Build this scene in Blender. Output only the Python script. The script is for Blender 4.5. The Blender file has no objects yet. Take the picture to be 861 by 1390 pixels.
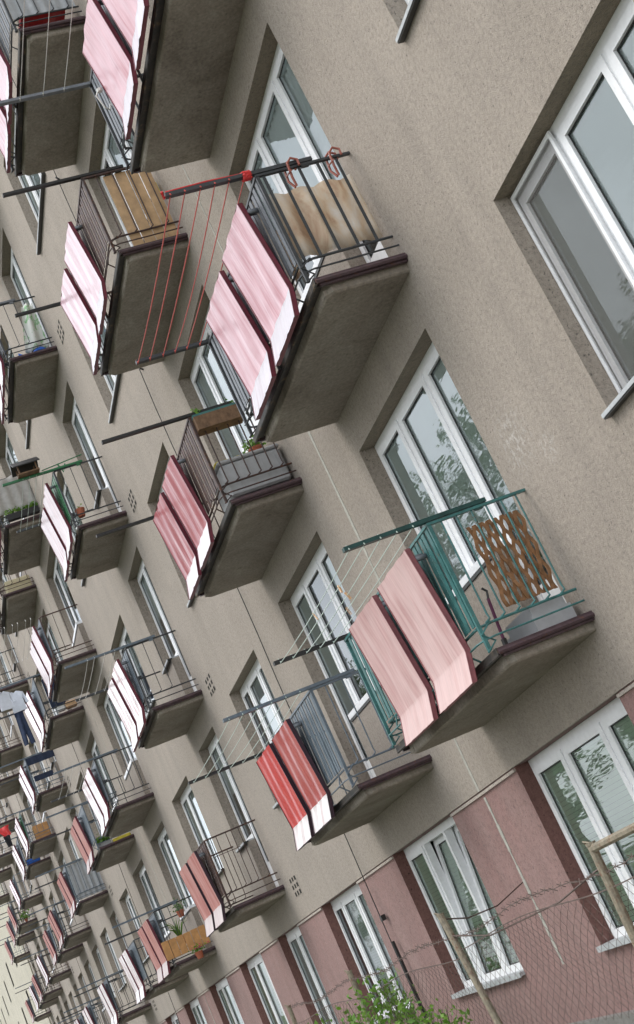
import bpy, math, random
from mathutils import Vector, Matrix
R = math.radians
random.seed(7)
scene = bpy.context.scene
COL = scene.collection
H = 2.85            # storey height
L = 17.53           # repeat of the facade bays
GZ = -3.0           # ground level (0 = underside of the lowest balcony slab)

# ------------------------------------------------------------------ materials
def new_mat(name):
    m = bpy.data.materials.new(name); m.use_nodes = True
    nt = m.node_tree; b = nt.nodes['Principled BSDF']
    return m, nt, b
def N(nt, t, **kw):
    n = nt.nodes.new(t)
    for k, v in kw.items(): setattr(n, k, v)
    return n
def geo_pos(nt, scale=(1, 1, 1)):
    g = N(nt, 'ShaderNodeNewGeometry'); mp = N(nt, 'ShaderNodeMapping')
    mp.inputs['Scale'].default_value = scale
    nt.links.new(g.outputs['Position'], mp.inputs['Vector'])
    return mp.outputs['Vector']
def noise(nt, vec, scale, detail=3, rough=.55, dist=0):
    n = N(nt, 'ShaderNodeTexNoise'); n.inputs['Scale'].default_value = scale
    n.inputs['Detail'].default_value = detail; n.inputs['Roughness'].default_value = rough
    n.inputs['Distortion'].default_value = dist
    nt.links.new(vec, n.inputs['Vector']); return n.outputs['Fac']
def ramp(nt, fac, stops):
    r = N(nt, 'ShaderNodeValToRGB'); e = r.color_ramp.elements
    while len(e) < len(stops): e.new(.5)
    for el, (p, c) in zip(e, stops):
        el.position = p; el.color = (*c, 1) if len(c) == 3 else c
    nt.links.new(fac, r.inputs['Fac']); return r.outputs['Color']
def mix(nt, fac, a, b, mode='MIX'):
    m = N(nt, 'ShaderNodeMix', data_type='RGBA', blend_type=mode)
    for s, v in ((0, fac), (6, a), (7, b)):
        if hasattr(v, 'links') or hasattr(v, 'is_linked'): nt.links.new(v, m.inputs[s])
        elif s == 0: m.inputs[0].default_value = v
        else: m.inputs[s].default_value = (*v, 1)
    return m.outputs[2]
def bump(nt, b, h, strength, dist):
    n = N(nt, 'ShaderNodeBump'); n.inputs['Strength'].default_value = strength
    n.inputs['Distance'].default_value = dist
    nt.links.new(h, n.inputs['Height']); nt.links.new(n.outputs['Normal'], b.inputs['Normal'])
    return n
def g3(v): return (v, v, v)
def sc(c, k): return tuple(x * k for x in c)

def roughcast(name, base, warm, dark=.62):
    m, nt, b = new_mat(name)
    p = geo_pos(nt)
    big = ramp(nt, noise(nt, p, .55, 5, .6), [(.3, sc(base, .90)), (.7, sc(base, 1.08))])
    p2 = geo_pos(nt, (1.6, 1.6, .35))
    c = mix(nt, ramp(nt, noise(nt, p2, 1.3, 4, .65), [(.45, g3(0)), (.75, g3(.55))]), big, warm)
    streak = noise(nt, geo_pos(nt, (2.6, 2.6, .2)), 1.2, 2, .5)
    c = mix(nt, ramp(nt, streak, [(.48, g3(0)), (.75, g3(.4))]), c, sc(base, .72))
    patch = noise(nt, p, 1.5, 3, .6, .3)
    c = mix(nt, ramp(nt, patch, [(.52, g3(0)), (.74, g3(.4))]), c, sc(base, 1.2))
    mid = noise(nt, p, 30, 5, .75)
    c = mix(nt, 1, c, ramp(nt, mid, [(.3, g3(.66)), (.5, g3(1)), (.72, g3(1.22))]), 'MULTIPLY')
    fine = noise(nt, p, 130, 2, .6)
    c = mix(nt, 1, c, ramp(nt, fine, [(.27, g3(dark)), (.42, g3(1)), (.7, g3(1.07))]), 'MULTIPLY')
    pits = noise(nt, p, 48, 2, .5)
    c = mix(nt, ramp(nt, pits, [(.29, g3(.85)), (.36, g3(0))]), c, sc(base, .28))
    nt.links.new(c, b.inputs['Base Color'])
    b.inputs['Roughness'].default_value = .92
    b.inputs['Specular IOR Level'].default_value = .3
    b.inputs['Sheen Weight'].default_value = .22; b.inputs['Sheen Roughness'].default_value = .5
    a = N(nt, 'ShaderNodeMath', operation='ADD'); nt.links.new(mid, a.inputs[0]); nt.links.new(fine, a.inputs[1])
    bump(nt, b, a.outputs[0], .8, .009)
    return m, nt, b, c

M = {}
# facade, with the pale filler splashes the wall really has
m, nt, b, c = roughcast('beige_roughcast', (.368, .316, .262), (.300, .255, .205), .36)
pp = N(nt, 'ShaderNodeNewGeometry').outputs['Position']
for (x, z, r) in ((-.2, 1.35, .30), (-.85, 1.45, .06), (-.55, 1.12, .14), (3.1, .9, .12), (11.6, .55, .25)):
    d = N(nt, 'ShaderNodeVectorMath', operation='DISTANCE'); nt.links.new(pp, d.inputs[0]); d.inputs[1].default_value = (x, 0, z)
    mm = N(nt, 'ShaderNodeMapRange'); nt.links.new(d.outputs['Value'], mm.inputs[0])
    mm.inputs[1].default_value = r; mm.inputs[2].default_value = 0; mm.inputs[3].default_value = 0; mm.inputs[4].default_value = 1
    nz = ramp(nt, noise(nt, geo_pos(nt, (1, 1, .8)), 26, 5, .75), [(.50, g3(0)), (.60, g3(1))])
    mu = N(nt, 'ShaderNodeMath', operation='MULTIPLY'); nt.links.new(nz, mu.inputs[0]); nt.links.new(mm.outputs[0], mu.inputs[1])
    mu2 = N(nt, 'ShaderNodeMath', operation='MULTIPLY'); nt.links.new(mu.outputs[0], mu2.inputs[0]); mu2.inputs[1].default_value = .6; mu = mu2
    c = mix(nt, mu.outputs[0], c, (.72, .70, .66))
nt.links.new(c, b.inputs['Base Color'])
M['wall'] = m
M['pink'] = roughcast('pink_roughcast', (.30, .168, .150), (.36, .245, .22), .55)[0]
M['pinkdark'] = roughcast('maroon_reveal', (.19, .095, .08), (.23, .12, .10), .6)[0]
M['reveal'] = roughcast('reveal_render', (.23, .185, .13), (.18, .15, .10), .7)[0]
M['ledge'] = roughcast('ledge_render', (.50, .44, .38), (.45, .38, .33))[0]
M['yellow'] = roughcast('yellow_render', (.50, .465, .36), (.46, .42, .33))[0]
M['plinth'] = roughcast('grey_plinth', (.24, .23, .21), (.2, .19, .17))[0]

# slab soffit: stained grey brown concrete
m, nt, b = new_mat('soffit_concrete')
p = geo_pos(nt)
c = ramp(nt, noise(nt, p, 1.7, 6, .68, .6), [(.28, (.19, .16, .128)), (.44, (.28, .245, .203)), (.6, (.33, .295, .247)), (.74, (.44, .40, .33))])
c = mix(nt, 1, c, ramp(nt, noise(nt, p, 34, 4, .7), [(.3, g3(.72)), (.7, g3(1.18))]), 'MULTIPLY')
c = mix(nt, ramp(nt, noise(nt, p, 11, 5, .7), [(.60, g3(0)), (.72, g3(.6))]), c, (.09, .075, .055))
nt.links.new(c, b.inputs['Base Color']); b.inputs['Roughness'].default_value = .95
bump(nt, b, noise(nt, p, 60, 4, .7), .4, .006)
M['soffit'] = m
m, nt, b = new_mat('rusty_dark_edge')
p = geo_pos(nt)
c = ramp(nt, noise(nt, p, 9, 5, .7), [(.35, (.020, .021, .020)), (.58, (.05, .042, .035)), (.72, (.22, .15, .07))])
nt.links.new(c, b.inputs['Base Color']); b.inputs['Roughness'].default_value = .6
M['edge'] = m

def paint(name, col, rough=.45, var=.18, metallic=0, coat=0, rust=0, scale=14):
    m, nt, b = new_mat(name); p = geo_pos(nt)
    c = ramp(nt, noise(nt, p, scale, 4, .65), [(.3, sc(col, 1 - var)), (.7, sc(col, 1 + var))])
    if rust: c = mix(nt, ramp(nt, noise(nt, p, 22, 5, .75), [(.62 - rust * .2, g3(0)), (.70, g3(1))]), c, (.16, .065, .028))
    nt.links.new(c, b.inputs['Base Color'])
    b.inputs['Roughness'].default_value = rough; b.inputs['Metallic'].default_value = metallic
    b.inputs['Coat Weight'].default_value = coat; b.inputs['Coat Roughness'].default_value = .12
    bump(nt, b, noise(nt, p, 45, 3, .6), .15, .003)
    return m
M['trim'] = paint('plum_metal_trim', (.075, .047, .055), .35, .3, rust=.25)
M['teal'] = paint('teal_paint', (.05, .17, .165), .4, .3, rust=.1)
M['tealdark'] = paint('dark_teal_paint', (.012, .06, .055), .45, .3)
M['greyblue'] = paint('grey_blue_paint', (.13, .165, .20), .4, .2)
M['greydark'] = paint('dark_grey_paint', (.045, .05, .055), .45, .25)
M['greymid'] = paint('mid_grey_paint', (.17, .185, .205), .45, .2)
M['brown'] = paint('rusty_brown_paint', (.055, .032, .028), .55, .4, rust=.5)
M['slatbrown'] = paint('mauve_brown_slats', (.085, .055, .05), .55, .35, rust=.45)
M['green'] = paint('green_paint', (.03, .17, .07), .42, .2)
M['black'] = paint('black_steel', (.018, .018, .018), .45, .3)
M['rustpipe'] = paint('rusty_pipe', (.25, .215, .155), .7, .35, rust=.4, scale=30)
M['mesh'] = paint('rusty_wire', (.13, .095, .08), .7, .3)
M['pvc'] = paint('white_pvc', (.86, .87, .88), .3, .06)
M['sillmetal'] = paint('sill_sheet_metal', (.035, .035, .032), .45, .3)
M['silllight'] = paint('pale_sill_metal', (.46, .48, .49), .45, .2)
M['terracotta'] = paint('terracotta', (.42, .13, .07), .7, .2)
M['hook'] = paint('brown_red_plastic', (.33, .10, .07), .45, .15)
M['redplastic'] = paint('red_plastic', (.62, .03, .03), .4, .1)
M['redline'] = paint('red_line', (.62, .11, .09), .5, .1)
M['paleline'] = paint('pale_green_line', (.52, .62, .56), .5, .1)
M['whiteline'] = paint('white_line', (.72, .72, .68), .5, .1)
M['orangepeg'] = paint('orange_peg', (.72, .47, .27), .5, .1)
M['wood'] = paint('pale_wood', (.50, .33, .18), .6, .22, scale=8)
M['orangewood'] = paint('orange_wood', (.52, .27, .10), .55, .2, scale=8)
M['darkwood'] = paint('dark_wood', (.25, .125, .055), .55, .35)
M['oldwood'] = paint('weathered_wood', (.17, .10, .055), .75, .4)
M['chest'] = paint('grey_plastic', (.42, .43, .44), .45, .08)
M['greyboard'] = paint('grey_corrugated', (.40, .42, .44), .5, .12)
M['yellowc'] = paint('yellow_cloth', (.72, .60, .08), .8, .15)
M['blue'] = paint('blue_plastic', (.02, .13, .55), .5, .15)
M['navy'] = paint('navy_fabric', (.018, .028, .06), .85, .3)
M['jeans'] = paint('dark_denim', (.025, .04, .085), .85, .3)
M['shirt'] = paint('pale_blue_cotton', (.74, .78, .86), .9, .06)
M['tarp'] = paint('grey_tarp', (.44, .43, .41), .7, .12)
M['dish'] = paint('white_enamel', (.80, .81, .80), .35, .04)
M['soil'] = paint('soil', (.05, .035, .025), .9, .3)
M['blackcloth'] = paint('black_cotton', (.015, .015, .018), .9, .2)
M['joint'] = paint('filler_strip', (.44, .43, .38), .9, .18, scale=20)
M['hole'] = paint('dark_hole', (.02, .018, .015), .9, .2)
M['creamy'] = paint('cream_board', (.62, .55, .36), .6, .1)
M['inside'] = paint('room_wall', (.16, .16, .15), .9, .1)
M['purple'] = paint('purple_nylon', (.10, .02, .06), .6, .2)

def leaf(name, c1, c2):
    m, nt, b = new_mat(name)
    o = N(nt, 'ShaderNodeNewGeometry')
    r = ramp(nt, o.outputs['Random Per Island'], [(0, c1), (1, c2)])
    nt.links.new(r, b.inputs['Base Color']); b.inputs['Roughness'].default_value = .5
    tr = N(nt, 'ShaderNodeBsdfTranslucent'); nt.links.new(r, tr.inputs['Color'])
    ms = N(nt, 'ShaderNodeMixShader'); ms.inputs[0].default_value = .3
    nt.links.new(b.outputs[0], ms.inputs[1]); nt.links.new(tr.outputs[0], ms.inputs[2])
    nt.links.new(ms.outputs[0], nt.nodes['Material Output'].inputs['Surface'])
    return m
M['leafbright'] = leaf('bright_leaves', (.09, .22, .025), (.20, .36, .05))
M['leafdark'] = leaf('tree_leaves', (.07, .14, .045), (.14, .22, .08))
M['petal'] = leaf('pink_petals', (.6, .03, .12), (.75, .1, .3))
M['bark'] = paint('bark', (.09, .07, .05), .9, .4)

# translucent fibreglass sheet
m, nt, b = new_mat('dirty_fibreglass'); p = geo_pos(nt, (1, 1, .45))
c = ramp(nt, noise(nt, p, 5, 6, .7, .5), [(.22, (.42, .26, .14)), (.36, (.68, .50, .35)), (.46, (.84, .72, .57)), (.62, (.90, .86, .80))])
nt.links.new(c, b.inputs['Base Color']); b.inputs['Roughness'].default_value = .55
tr = N(nt, 'ShaderNodeBsdfTranslucent'); nt.links.new(c, tr.inputs['Color'])
ms = N(nt, 'ShaderNodeMixShader'); ms.inputs[0].default_value = .5
nt.links.new(b.outputs[0], ms.inputs[1]); nt.links.new(tr.outputs[0], ms.inputs[2])
nt.links.new(ms.outputs[0], nt.nodes['Material Output'].inputs['Surface'])
M['fibre'] = m
m, nt, b = new_mat('patterned_cloth'); p = geo_pos(nt)
c = ramp(nt, noise(nt, p, 9, 2, .5), [(.55, (.68, .70, .66)), (.62, (.20, .48, .20)), (.70, (.62, .66, .60))])
nt.links.new(c, b.inputs['Base Color']); b.inputs['Roughness'].default_value = .9
M['pattern'] = m

# window glass: clear pane with real mirror reflection, slightly wavy
m, nt, b = new_mat('window_glass'); nt.nodes.remove(b)
p = geo_pos(nt, (.7, 1, 3.2))
h = noise(nt, p, 1.6, 3, .55)
bp = N(nt, 'ShaderNodeBump'); bp.inputs['Strength'].default_value = .3; bp.inputs['Distance'].default_value = .006
nt.links.new(h, bp.inputs['Height'])
gl = N(nt, 'ShaderNodeBsdfGlossy'); gl.inputs['Roughness'].default_value = .015; gl.inputs['Color'].default_value = (.93, .98, 1.0, 1)
nt.links.new(bp.outputs['Normal'], gl.inputs['Normal'])
tp = N(nt, 'ShaderNodeBsdfTransparent'); tp.inputs['Color'].default_value = (.90, .95, .92, 1)
fr = N(nt, 'ShaderNodeFresnel'); fr.inputs['IOR'].default_value = 2.3
ms = N(nt, 'ShaderNodeMixShader'); nt.links.new(fr.outputs[0], ms.inputs[0])
nt.links.new(tp.outputs[0], ms.inputs[1]); nt.links.new(gl.outputs[0], ms.inputs[2])
nt.links.new(ms.outputs[0], nt.nodes['Material Output'].inputs['Surface'])
M['glass'] = m
def blind_mat(name, col):
    m, nt, b = new_mat(name); b.inputs['Base Color'].default_value = (*col, 1); b.inputs['Roughness'].default_value = .6
    return m
M['blind'] = blind_mat('pale_blind', (.80, .84, .84))
M['blindgreen'] = blind_mat('green_blind', (.74, .84, .70))
M['curtain'] = blind_mat('white_curtain', (.84, .86, .88))
m, nt, b = new_mat('insect_screen'); b.inputs['Base Color'].default_value = (.16, .15, .14, 1)
b.inputs['Alpha'].default_value = .38; b.inputs['Roughness'].default_value = .9; M['screen'] = m

def panel_mat(name, red, pale, amount, rough=.28, coat=.9, ior=2.0):
    """weathered red sheet metal: red paint chalked to pale streaks running down"""
    m, nt, b = new_mat(name)
    p = geo_pos(nt, (9, 1, .7))
    st = noise(nt, p, 1.6, 5, .62, .25)
    big = noise(nt, geo_pos(nt), 1.6, 3, .5)
    a = N(nt, 'ShaderNodeMath', operation='MULTIPLY_ADD'); nt.links.new(big, a.inputs[0]); a.inputs[1].default_value = .45; nt.links.new(st, a.inputs[2])
    lo = .98 - amount * .55
    f = ramp(nt, a.outputs[0], [(max(lo - .16, 0), g3(0)), (min(lo + .12, 1), g3(1))])
    c = mix(nt, f, red, pale)
    c = mix(nt, 1, c, ramp(nt, noise(nt, geo_pos(nt, (30, 1, 3)), 2, 4, .7), [(.3, g3(.9)), (.7, g3(1.06))]), 'MULTIPLY')
    nt.links.new(c, b.inputs['Base Color']); b.inputs['Roughness'].default_value = rough + .25
    b.inputs['Coat Weight'].default_value = coat; b.inputs['Coat Roughness'].default_value = rough; b.inputs['Coat IOR'].default_value = ior
    bump(nt, b, noise(nt, geo_pos(nt, (5, 1, .8)), 1.5, 3, .5), .5, .02)
    return m
PM = {
 'dusty':  panel_mat('panel_dusty_pink', (.53, .285, .275), (.70, .49, .47), .58, .5, .3, 1.45),
 'pink':   panel_mat('panel_pink', (.48, .135, .165), (.72, .42, .475), .58, .22, .8, 1.6),
 'palepink': panel_mat('panel_pale_pink', (.54, .23, .30), (.74, .53, .59), .65, .22, .8, 1.6),
 'white':  panel_mat('panel_chalk_white', (.55, .20, .24), (.74, .61, .64), .78, .22, .7, 1.6),
 'streak': panel_mat('panel_white_red_streaks', (.50, .09, .10), (.84, .74, .75), .62, .2),
 'maroon': panel_mat('panel_maroon', (.36, .03, .04), (.66, .34, .36), .18, .22, .5, 1.5),
 'red':    panel_mat('panel_bright_red', (.60, .018, .012), (.62, .07, .05), .06, .22, .35, 1.5),
 'redpale': panel_mat('panel_faded_red', (.44, .04, .03), (.58, .17, .14), .14, .22, .45, 1.5),
 'brick':  panel_mat('panel_brick_pink', (.42, .13, .11), (.55, .27, .24), .5, .5, .3, 1.45),
}
PML = {k: panel_mat('pale_lower_' + k, *v) for k, v in dict(dusty=((.58, .34, .32), (.70, .50, .48), .7, .5, .3, 1.45), pink=((.52, .42, .47), (.64, .60, .65), .8, .3, .5, 1.5), palepink=((.54, .47, .52), (.66, .63, .67), .8, .3, .5, 1.5), white=((.62, .55, .58), (.70, .66, .68), .85, .3, .6, 1.5), streak=((.78, .60, .62), (.86, .82, .84), .85), maroon=((.62, .42, .45), (.76, .66, .68), .75, .25, .8, 1.6), red=((.66, .42, .41), (.80, .70, .69), .7), redpale=((.70, .52, .51), (.82, .74, .73), .75), brick=((.56, .42, .42), (.66, .58, .58), .7, .5, .3, 1.45)).items()}  # paler version of each panel mix, used on the flange below the fold
M['panelside'] = paint('panel_side_maroon', (.17, .028, .045), .4, .2)
M['panelsidepink'] = paint('panel_side_dusty', (.30, .10, .11), .5, .2)
M['panelsidedark'] = paint('panel_side_plum', (.045, .018, .03), .45, .2)

# ------------------------------------------------------------------ mesh builder
class MB:
    def __init__(s): s.v = []; s.f = []; s.mi = []
    def add(s, vs, fs, mi=0):
        o = len(s.v); s.v += [tuple(v) for v in vs]
        for f in fs: s.f.append([i + o for i in f]); s.mi.append(mi)
    def quad(s, a, b, c, d, mi=0): s.add([a, b, c, d], [(0, 1, 2, 3)], mi)
    def box(s, x0, x1, y0, y1, z0, z1, mi=0):
        v = [(x, y, z) for z in (z0, z1) for y in (y0, y1) for x in (x0, x1)]
        s.add(v, [(0, 2, 3, 1), (4, 5, 7, 6), (0, 1, 5, 4), (2, 6, 7, 3), (0, 4, 6, 2), (1, 3, 7, 5)], mi)
    def bevbox(s, x0, x1, y0, y1, z0, z1, b=.006, mi=0):
        prof = [(x0 + b, y0), (x1 - b, y0), (x1, y0 + b), (x1, y1 - b), (x1 - b, y1), (x0 + b, y1), (x0, y1 - b), (x0, y0 + b)]
        cx, cy = (x0 + x1) / 2, (y0 + y1) / 2
        ins = [(cx + (x - cx) * (1 - b / max(abs(x1 - cx), 1e-6)), cy + (y - cy) * (1 - b / max(abs(y1 - cy), 1e-6))) for x, y in prof]
        vs = [(x, y, z0) for x, y in ins] + [(x, y, z0 + b) for x, y in prof] + [(x, y, z1 - b) for x, y in prof] + [(x, y, z1) for x, y in ins]
        fs = [tuple(range(7, -1, -1)), tuple(range(24, 32))]
        for l in range(3):
            for i in range(8):
                j = (i + 1) % 8; fs.append((l * 8 + i, l * 8 + j, l * 8 + 8 + j, l * 8 + 8 + i))
        s.add(vs, fs, mi)
    def tube(s, pts, r, n=6, mi=0, r2=None, cap=True):
        pts = [Vector(p) for p in pts]; k = len(pts); vs = []
        up = None
        for i, p in enumerate(pts):
            t = (pts[min(i + 1, k - 1)] - pts[max(i - 1, 0)]).normalized()
            if up is None:
                up = Vector((0, 0, 1)) if abs(t.z) < .9 else Vector((1, 0, 0))
            u = (up - t * up.dot(t)).normalized(); w = t.cross(u); up = u
            rr = r if r2 is None else r + (r2 - r) * i / (k - 1)
            for j in range(n):
                a = 2 * math.pi * (j + .5) / n
                vs.append(p + (u * math.cos(a) + w * math.sin(a)) * rr)
        fs = []
        for i in range(k - 1):
            for j in range(n):
                j2 = (j + 1) % n; fs.append((i * n + j, i * n + j2, i * n + n + j2, i * n + n + j))
        if cap: fs.append(tuple(range(n - 1, -1, -1))); fs.append(tuple(range((k - 1) * n, k * n)))
        s.add(vs, fs, mi)
    def lathe(s, c, prof, n=14, mi=0):
        vs = [(c[0] + r * math.cos(2 * math.pi * j / n), c[1] + r * math.sin(2 * math.pi * j / n), c[2] + z) for r, z in prof for j in range(n)]
        fs = [(i * n + j, i * n + (j + 1) % n, i * n + n + (j + 1) % n, i * n + n + j) for i in range(len(prof) - 1) for j in range(n)]
        s.add(vs, fs, mi)
    def sheet(s, fn, nu, nv, mi=0, th=None):
        vs = [fn(i / nu, j / nv) for j in range(nv + 1) for i in range(nu + 1)]
        fs = [(j * (nu + 1) + i, j * (nu + 1) + i + 1, (j + 1) * (nu + 1) + i + 1, (j + 1) * (nu + 1) + i) for j in range(nv) for i in range(nu)]
        s.add(vs, fs, mi)
        if th is not None:
            th = Vector(th); n = len(vs)
            vs2 = [Vector(v) + th for v in vs]
            s.add(vs2, [tuple(reversed(f)) for f in fs], mi)
            o = len(s.v) - 2 * n
            def ring(): 
                a = [i for i in range(nu)]; r = [(i, i + 1) for i in a]
                r += [(j * (nu + 1) + nu, (j + 1) * (nu + 1) + nu) for j in range(nv)]
                r += [(nv * (nu + 1) + i + 1, nv * (nu + 1) + i) for i in reversed(a)]
                r += [((j + 1) * (nu + 1), j * (nu + 1)) for j in reversed(range(nv))]
                return r
            for a, c in ring():
                s.f.append([o + a, o + n + a, o + n + c, o + c]); s.mi.append(mi)
    def leaves(s, n, fn, size, mi=0, narrow=.55):
        for _ in range(n):
            p = Vector(fn()); sz = size * random.uniform(.6, 1.25)
            a = Vector((random.gauss(0, 1), random.gauss(0, 1), random.gauss(0, 1))).normalized()
            b = a.cross(Vector((random.gauss(0, 1), random.gauss(0, 1), random.gauss(0, 1)))).normalized()
            c = a.cross(b)
            s.add([p - a * sz, p + b * sz * narrow + c * sz * .12, p + a * sz, p - b * sz * narrow + c * sz * .12], [(0, 1, 2, 3)], mi)
    def mesh(s, name, mats, smooth=False):
        me = bpy.data.meshes.new(name); me.from_pydata(s.v, [], s.f)
        for m in (mats if isinstance(mats, (list, tuple)) else [mats]): me.materials.append(m)
        for p, i in zip(me.polygons, s.mi): p.material_index = i; p.use_smooth = smooth
        me.update(); return me
    def build(s, name, mats, parent=None, loc=(0, 0, 0), smooth=False):
        return link(name, s.mesh(name, mats, smooth), parent, loc)
def link(name, me, parent=None, loc=(0, 0, 0)):
    o = bpy.data.objects.new(name, me); COL.objects.link(o); o.location = loc
    if parent: o.parent = parent
    return o
def empty(name, loc=(0, 0, 0), parent=None):
    o = bpy.data.objects.new(name, None); COL.objects.link(o); o.location = loc
    if parent: o.parent = parent
    return o
def tag(o, label=None, cat=None, group=None, kind=None):
    if label: o['label'] = label
    if cat: o['category'] = cat
    if group: o['group'] = group
    if kind: o['kind'] = kind
    return o

# ------------------------------------------------------------------ ground
def plane(name, x0, x1, y0, y1, z, m):
    mb = MB(); mb.quad((x0, y0, z), (x1, y0, z), (x1, y1, z), (x0, y1, z)); o = mb.build(name, m); o['kind'] = 'structure'; return o
m, nt, b = new_mat('lawn'); p = geo_pos(nt)
c = ramp(nt, noise(nt, p, 3, 6, .7), [(.3, (.05, .07, .025)), (.7, (.10, .12, .05))])
nt.links.new(c, b.inputs['Base Color']); b.inputs['Roughness'].default_value = .95; bump(nt, b, noise(nt, p, 40, 3), .6, .03)
plane('ground', -400, 600, -400, 400, GZ, m)
m, nt, b = new_mat('paving'); p = geo_pos(nt)
c = ramp(nt, noise(nt, p, 6, 6, .7), [(.3, (.28, .27, .25)), (.7, (.38, .37, .35))])
nt.links.new(c, b.inputs['Base Color']); b.inputs['Roughness'].default_value = .9
plane('pavement', -60, 120, 2.6, 6.6, GZ + .02, m)
plane('road', -60, 120, 6.8, 11.5, GZ + .004, paint('asphalt', (.055, .055, .055), .85, .15))
mb = MB(); mb.box(-60, 120, 6.6, 6.8, GZ - .1, GZ + .13); o = mb.build('kerb', M['plinth']); o['kind'] = 'structure'

# ------------------------------------------------------------------ the building
B0, B1, B2, B3 = 0, 3.87, 11.02, 14.2
XN, XF = -12.0, 66.4
ROWS = (0, 1, 2, 3, 4)
ZTOP = 4 * H + 2.6
house = empty('apartment_building', (XN, 0, GZ))
tag(house, 'long beige roughcast apartment block with pink ground floor, white windows and rows of balconies', 'building')
HO = Vector((-XN, 0, -GZ))           # building-local origin offset
# openings: x0, x1, z0, z1 per bay kind (local to the bay)
def bays(lo=-1, hi=3):
    out = []
    for k in range(lo, hi + 1):
        for kind, x0, x1, div, door in (('A', .20, 2.27, (.83, 1.60), 0), ('B', 4.03, 6.10, (4.76, 5.46), 2), ('W', 7.71, 9.63, (8.42, 9.12), None),
                                        ('C', 11.20, 12.66, (12.0,), 0), ('D', 14.20, 16.16, (14.75, 15.47), None)):
            if XN + .3 < x0 + k * L and x1 + k * L < XF - .3: out.append((kind, k, x0 + k * L, x1 + k * L, tuple(d + k * L for d in div), door))
    return out
BAYS = bays()
SILL = .93
rects = []                              # upper-floor openings
for kind, k, x0, x1, div, door in BAYS:
    for r in range(-1, 5):
        if r == -1: continue
        zb = r * H
        if r == 4: zb = r * H
        rects.append((x0, x1, zb + SILL, zb + 2.48))
        if door is not None:
            ed = [x0, *div, x1]; rects.append((ed[door], ed[door + 1], zb + .13, zb + SILL))
ZLIP = -.40
grects = [(x0, x1, -1.88, ZLIP) for kind, k, x0, x1, div, door in BAYS]
def holed_wall(mb, X0, X1, Z0, Z1, rs, y, mi=0):
    xs = sorted({X0, X1, *[v for a in rs for v in a[:2]]}); zs = sorted({Z0, Z1, *[v for a in rs for v in a[2:]]})
    zs = [z for z in zs if Z0 <= z <= Z1]
    for j in range(len(zs) - 1):
        run = None
        for i in range(len(xs) - 1):
            cx, cz = (xs[i] + xs[i + 1]) / 2, (zs[j] + zs[j + 1]) / 2
            hole = any(a[0] < cx < a[1] and a[2] < cz < a[3] for a in rs)
            if not hole: mb.quad((xs[i + 1], y, zs[j]), (xs[i], y, zs[j]), (xs[i], y, zs[j + 1]), (xs[i + 1], y, zs[j + 1]), mi)
def bl(o): o.location = HO; return o
DR = -.22                              # reveal back
mb = MB()
holed_wall(mb, XN, XF, ZLIP, ZTOP, rects, 0)
# reveals (mat 1)
for kind, k, x0, x1, div, door in BAYS:
    for r in range(0, 5):
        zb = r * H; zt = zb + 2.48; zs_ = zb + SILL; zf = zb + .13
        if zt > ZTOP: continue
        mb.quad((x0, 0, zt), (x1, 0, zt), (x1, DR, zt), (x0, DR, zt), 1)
        nb = zf if door == 0 else zs_; fb = zf if door is not None and door != 0 else zs_
        mb.quad((x0, 0, nb), (x0, 0, zt), (x0, DR, zt), (x0, DR, nb), 0)
        mb.quad((x1, 0, fb), (x1, 0, zt), (x1, DR, zt), (x1, DR, fb), 0)
        if door is not None:
            ed = [x0, *div, x1]
            xi = ed[1] if door == 0 else ed[-2]
            mb.quad((xi, 0, zf), (xi, 0, zs_), (xi, DR, zs_), (xi, DR, zf), 0)
            mb.quad((ed[door], 0, zf), (ed[door + 1], 0, zf), (ed[door + 1], DR, zf), (ed[door], DR, zf), 0)
            a, c_ = (xi, x1) if door == 0 else (x0, xi)
            mb.quad((a, 0, zs_), (c_, 0, zs_), (c_, DR, zs_), (a, DR, zs_), 0)
        else: mb.quad((x0, 0, zs_), (x1, 0, zs_), (x1, DR, zs_), (x0, DR, zs_), 0)
mb.quad((XN, 0, ZLIP), (XF, 0, ZLIP), (XF, -.03, ZLIP), (XN, -.03, ZLIP), 0)
# ends, back, inner wall
YB = -11
for x in (XN, XF): mb.quad((x, 0, ZLIP), (x, 0, ZTOP), (x, YB, ZTOP), (x, YB, ZLIP), 0)
mb.quad((XN, YB, GZ), (XF, YB, GZ), (XF, YB, ZTOP), (XN, YB, ZTOP), 0)
mb.quad((XN + .01, -.9, GZ), (XF - .01, -.9, GZ), (XF - .01, -.9, ZTOP), (XN + .01, -.9, ZTOP), 2)
for r in range(0, 5): mb.box(XN + .02, XF - .02, -.9, -.23, r * H - .1, r * H + .12, 2)
bl(mb.build('wall', [M['wall'], M['reveal'], M['inside']], house))
mb = MB()
holed_wall(mb, XN, XF, -2.35, ZLIP, grects, -.022)
for (x0, x1, z0, z1) in grects:
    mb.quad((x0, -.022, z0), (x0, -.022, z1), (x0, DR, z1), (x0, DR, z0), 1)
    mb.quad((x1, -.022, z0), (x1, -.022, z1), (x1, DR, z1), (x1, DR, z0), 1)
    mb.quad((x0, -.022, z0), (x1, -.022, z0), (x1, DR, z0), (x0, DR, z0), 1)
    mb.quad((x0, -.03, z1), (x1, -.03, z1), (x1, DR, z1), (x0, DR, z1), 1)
for x in (XN, XF): mb.quad((x, -.022, -2.35), (x, -.022, ZLIP), (x, YB, ZLIP), (x, YB, -2.35), 0)
w = bl(mb.build('ground_floor_wall', [M['pink'], M['pinkdark']], house)); w['label'] = 'faded pink roughcast ground floor wall'
xs = [XN] + [v for g in sorted(grects) for v in g[:2]] + [XF]
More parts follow.
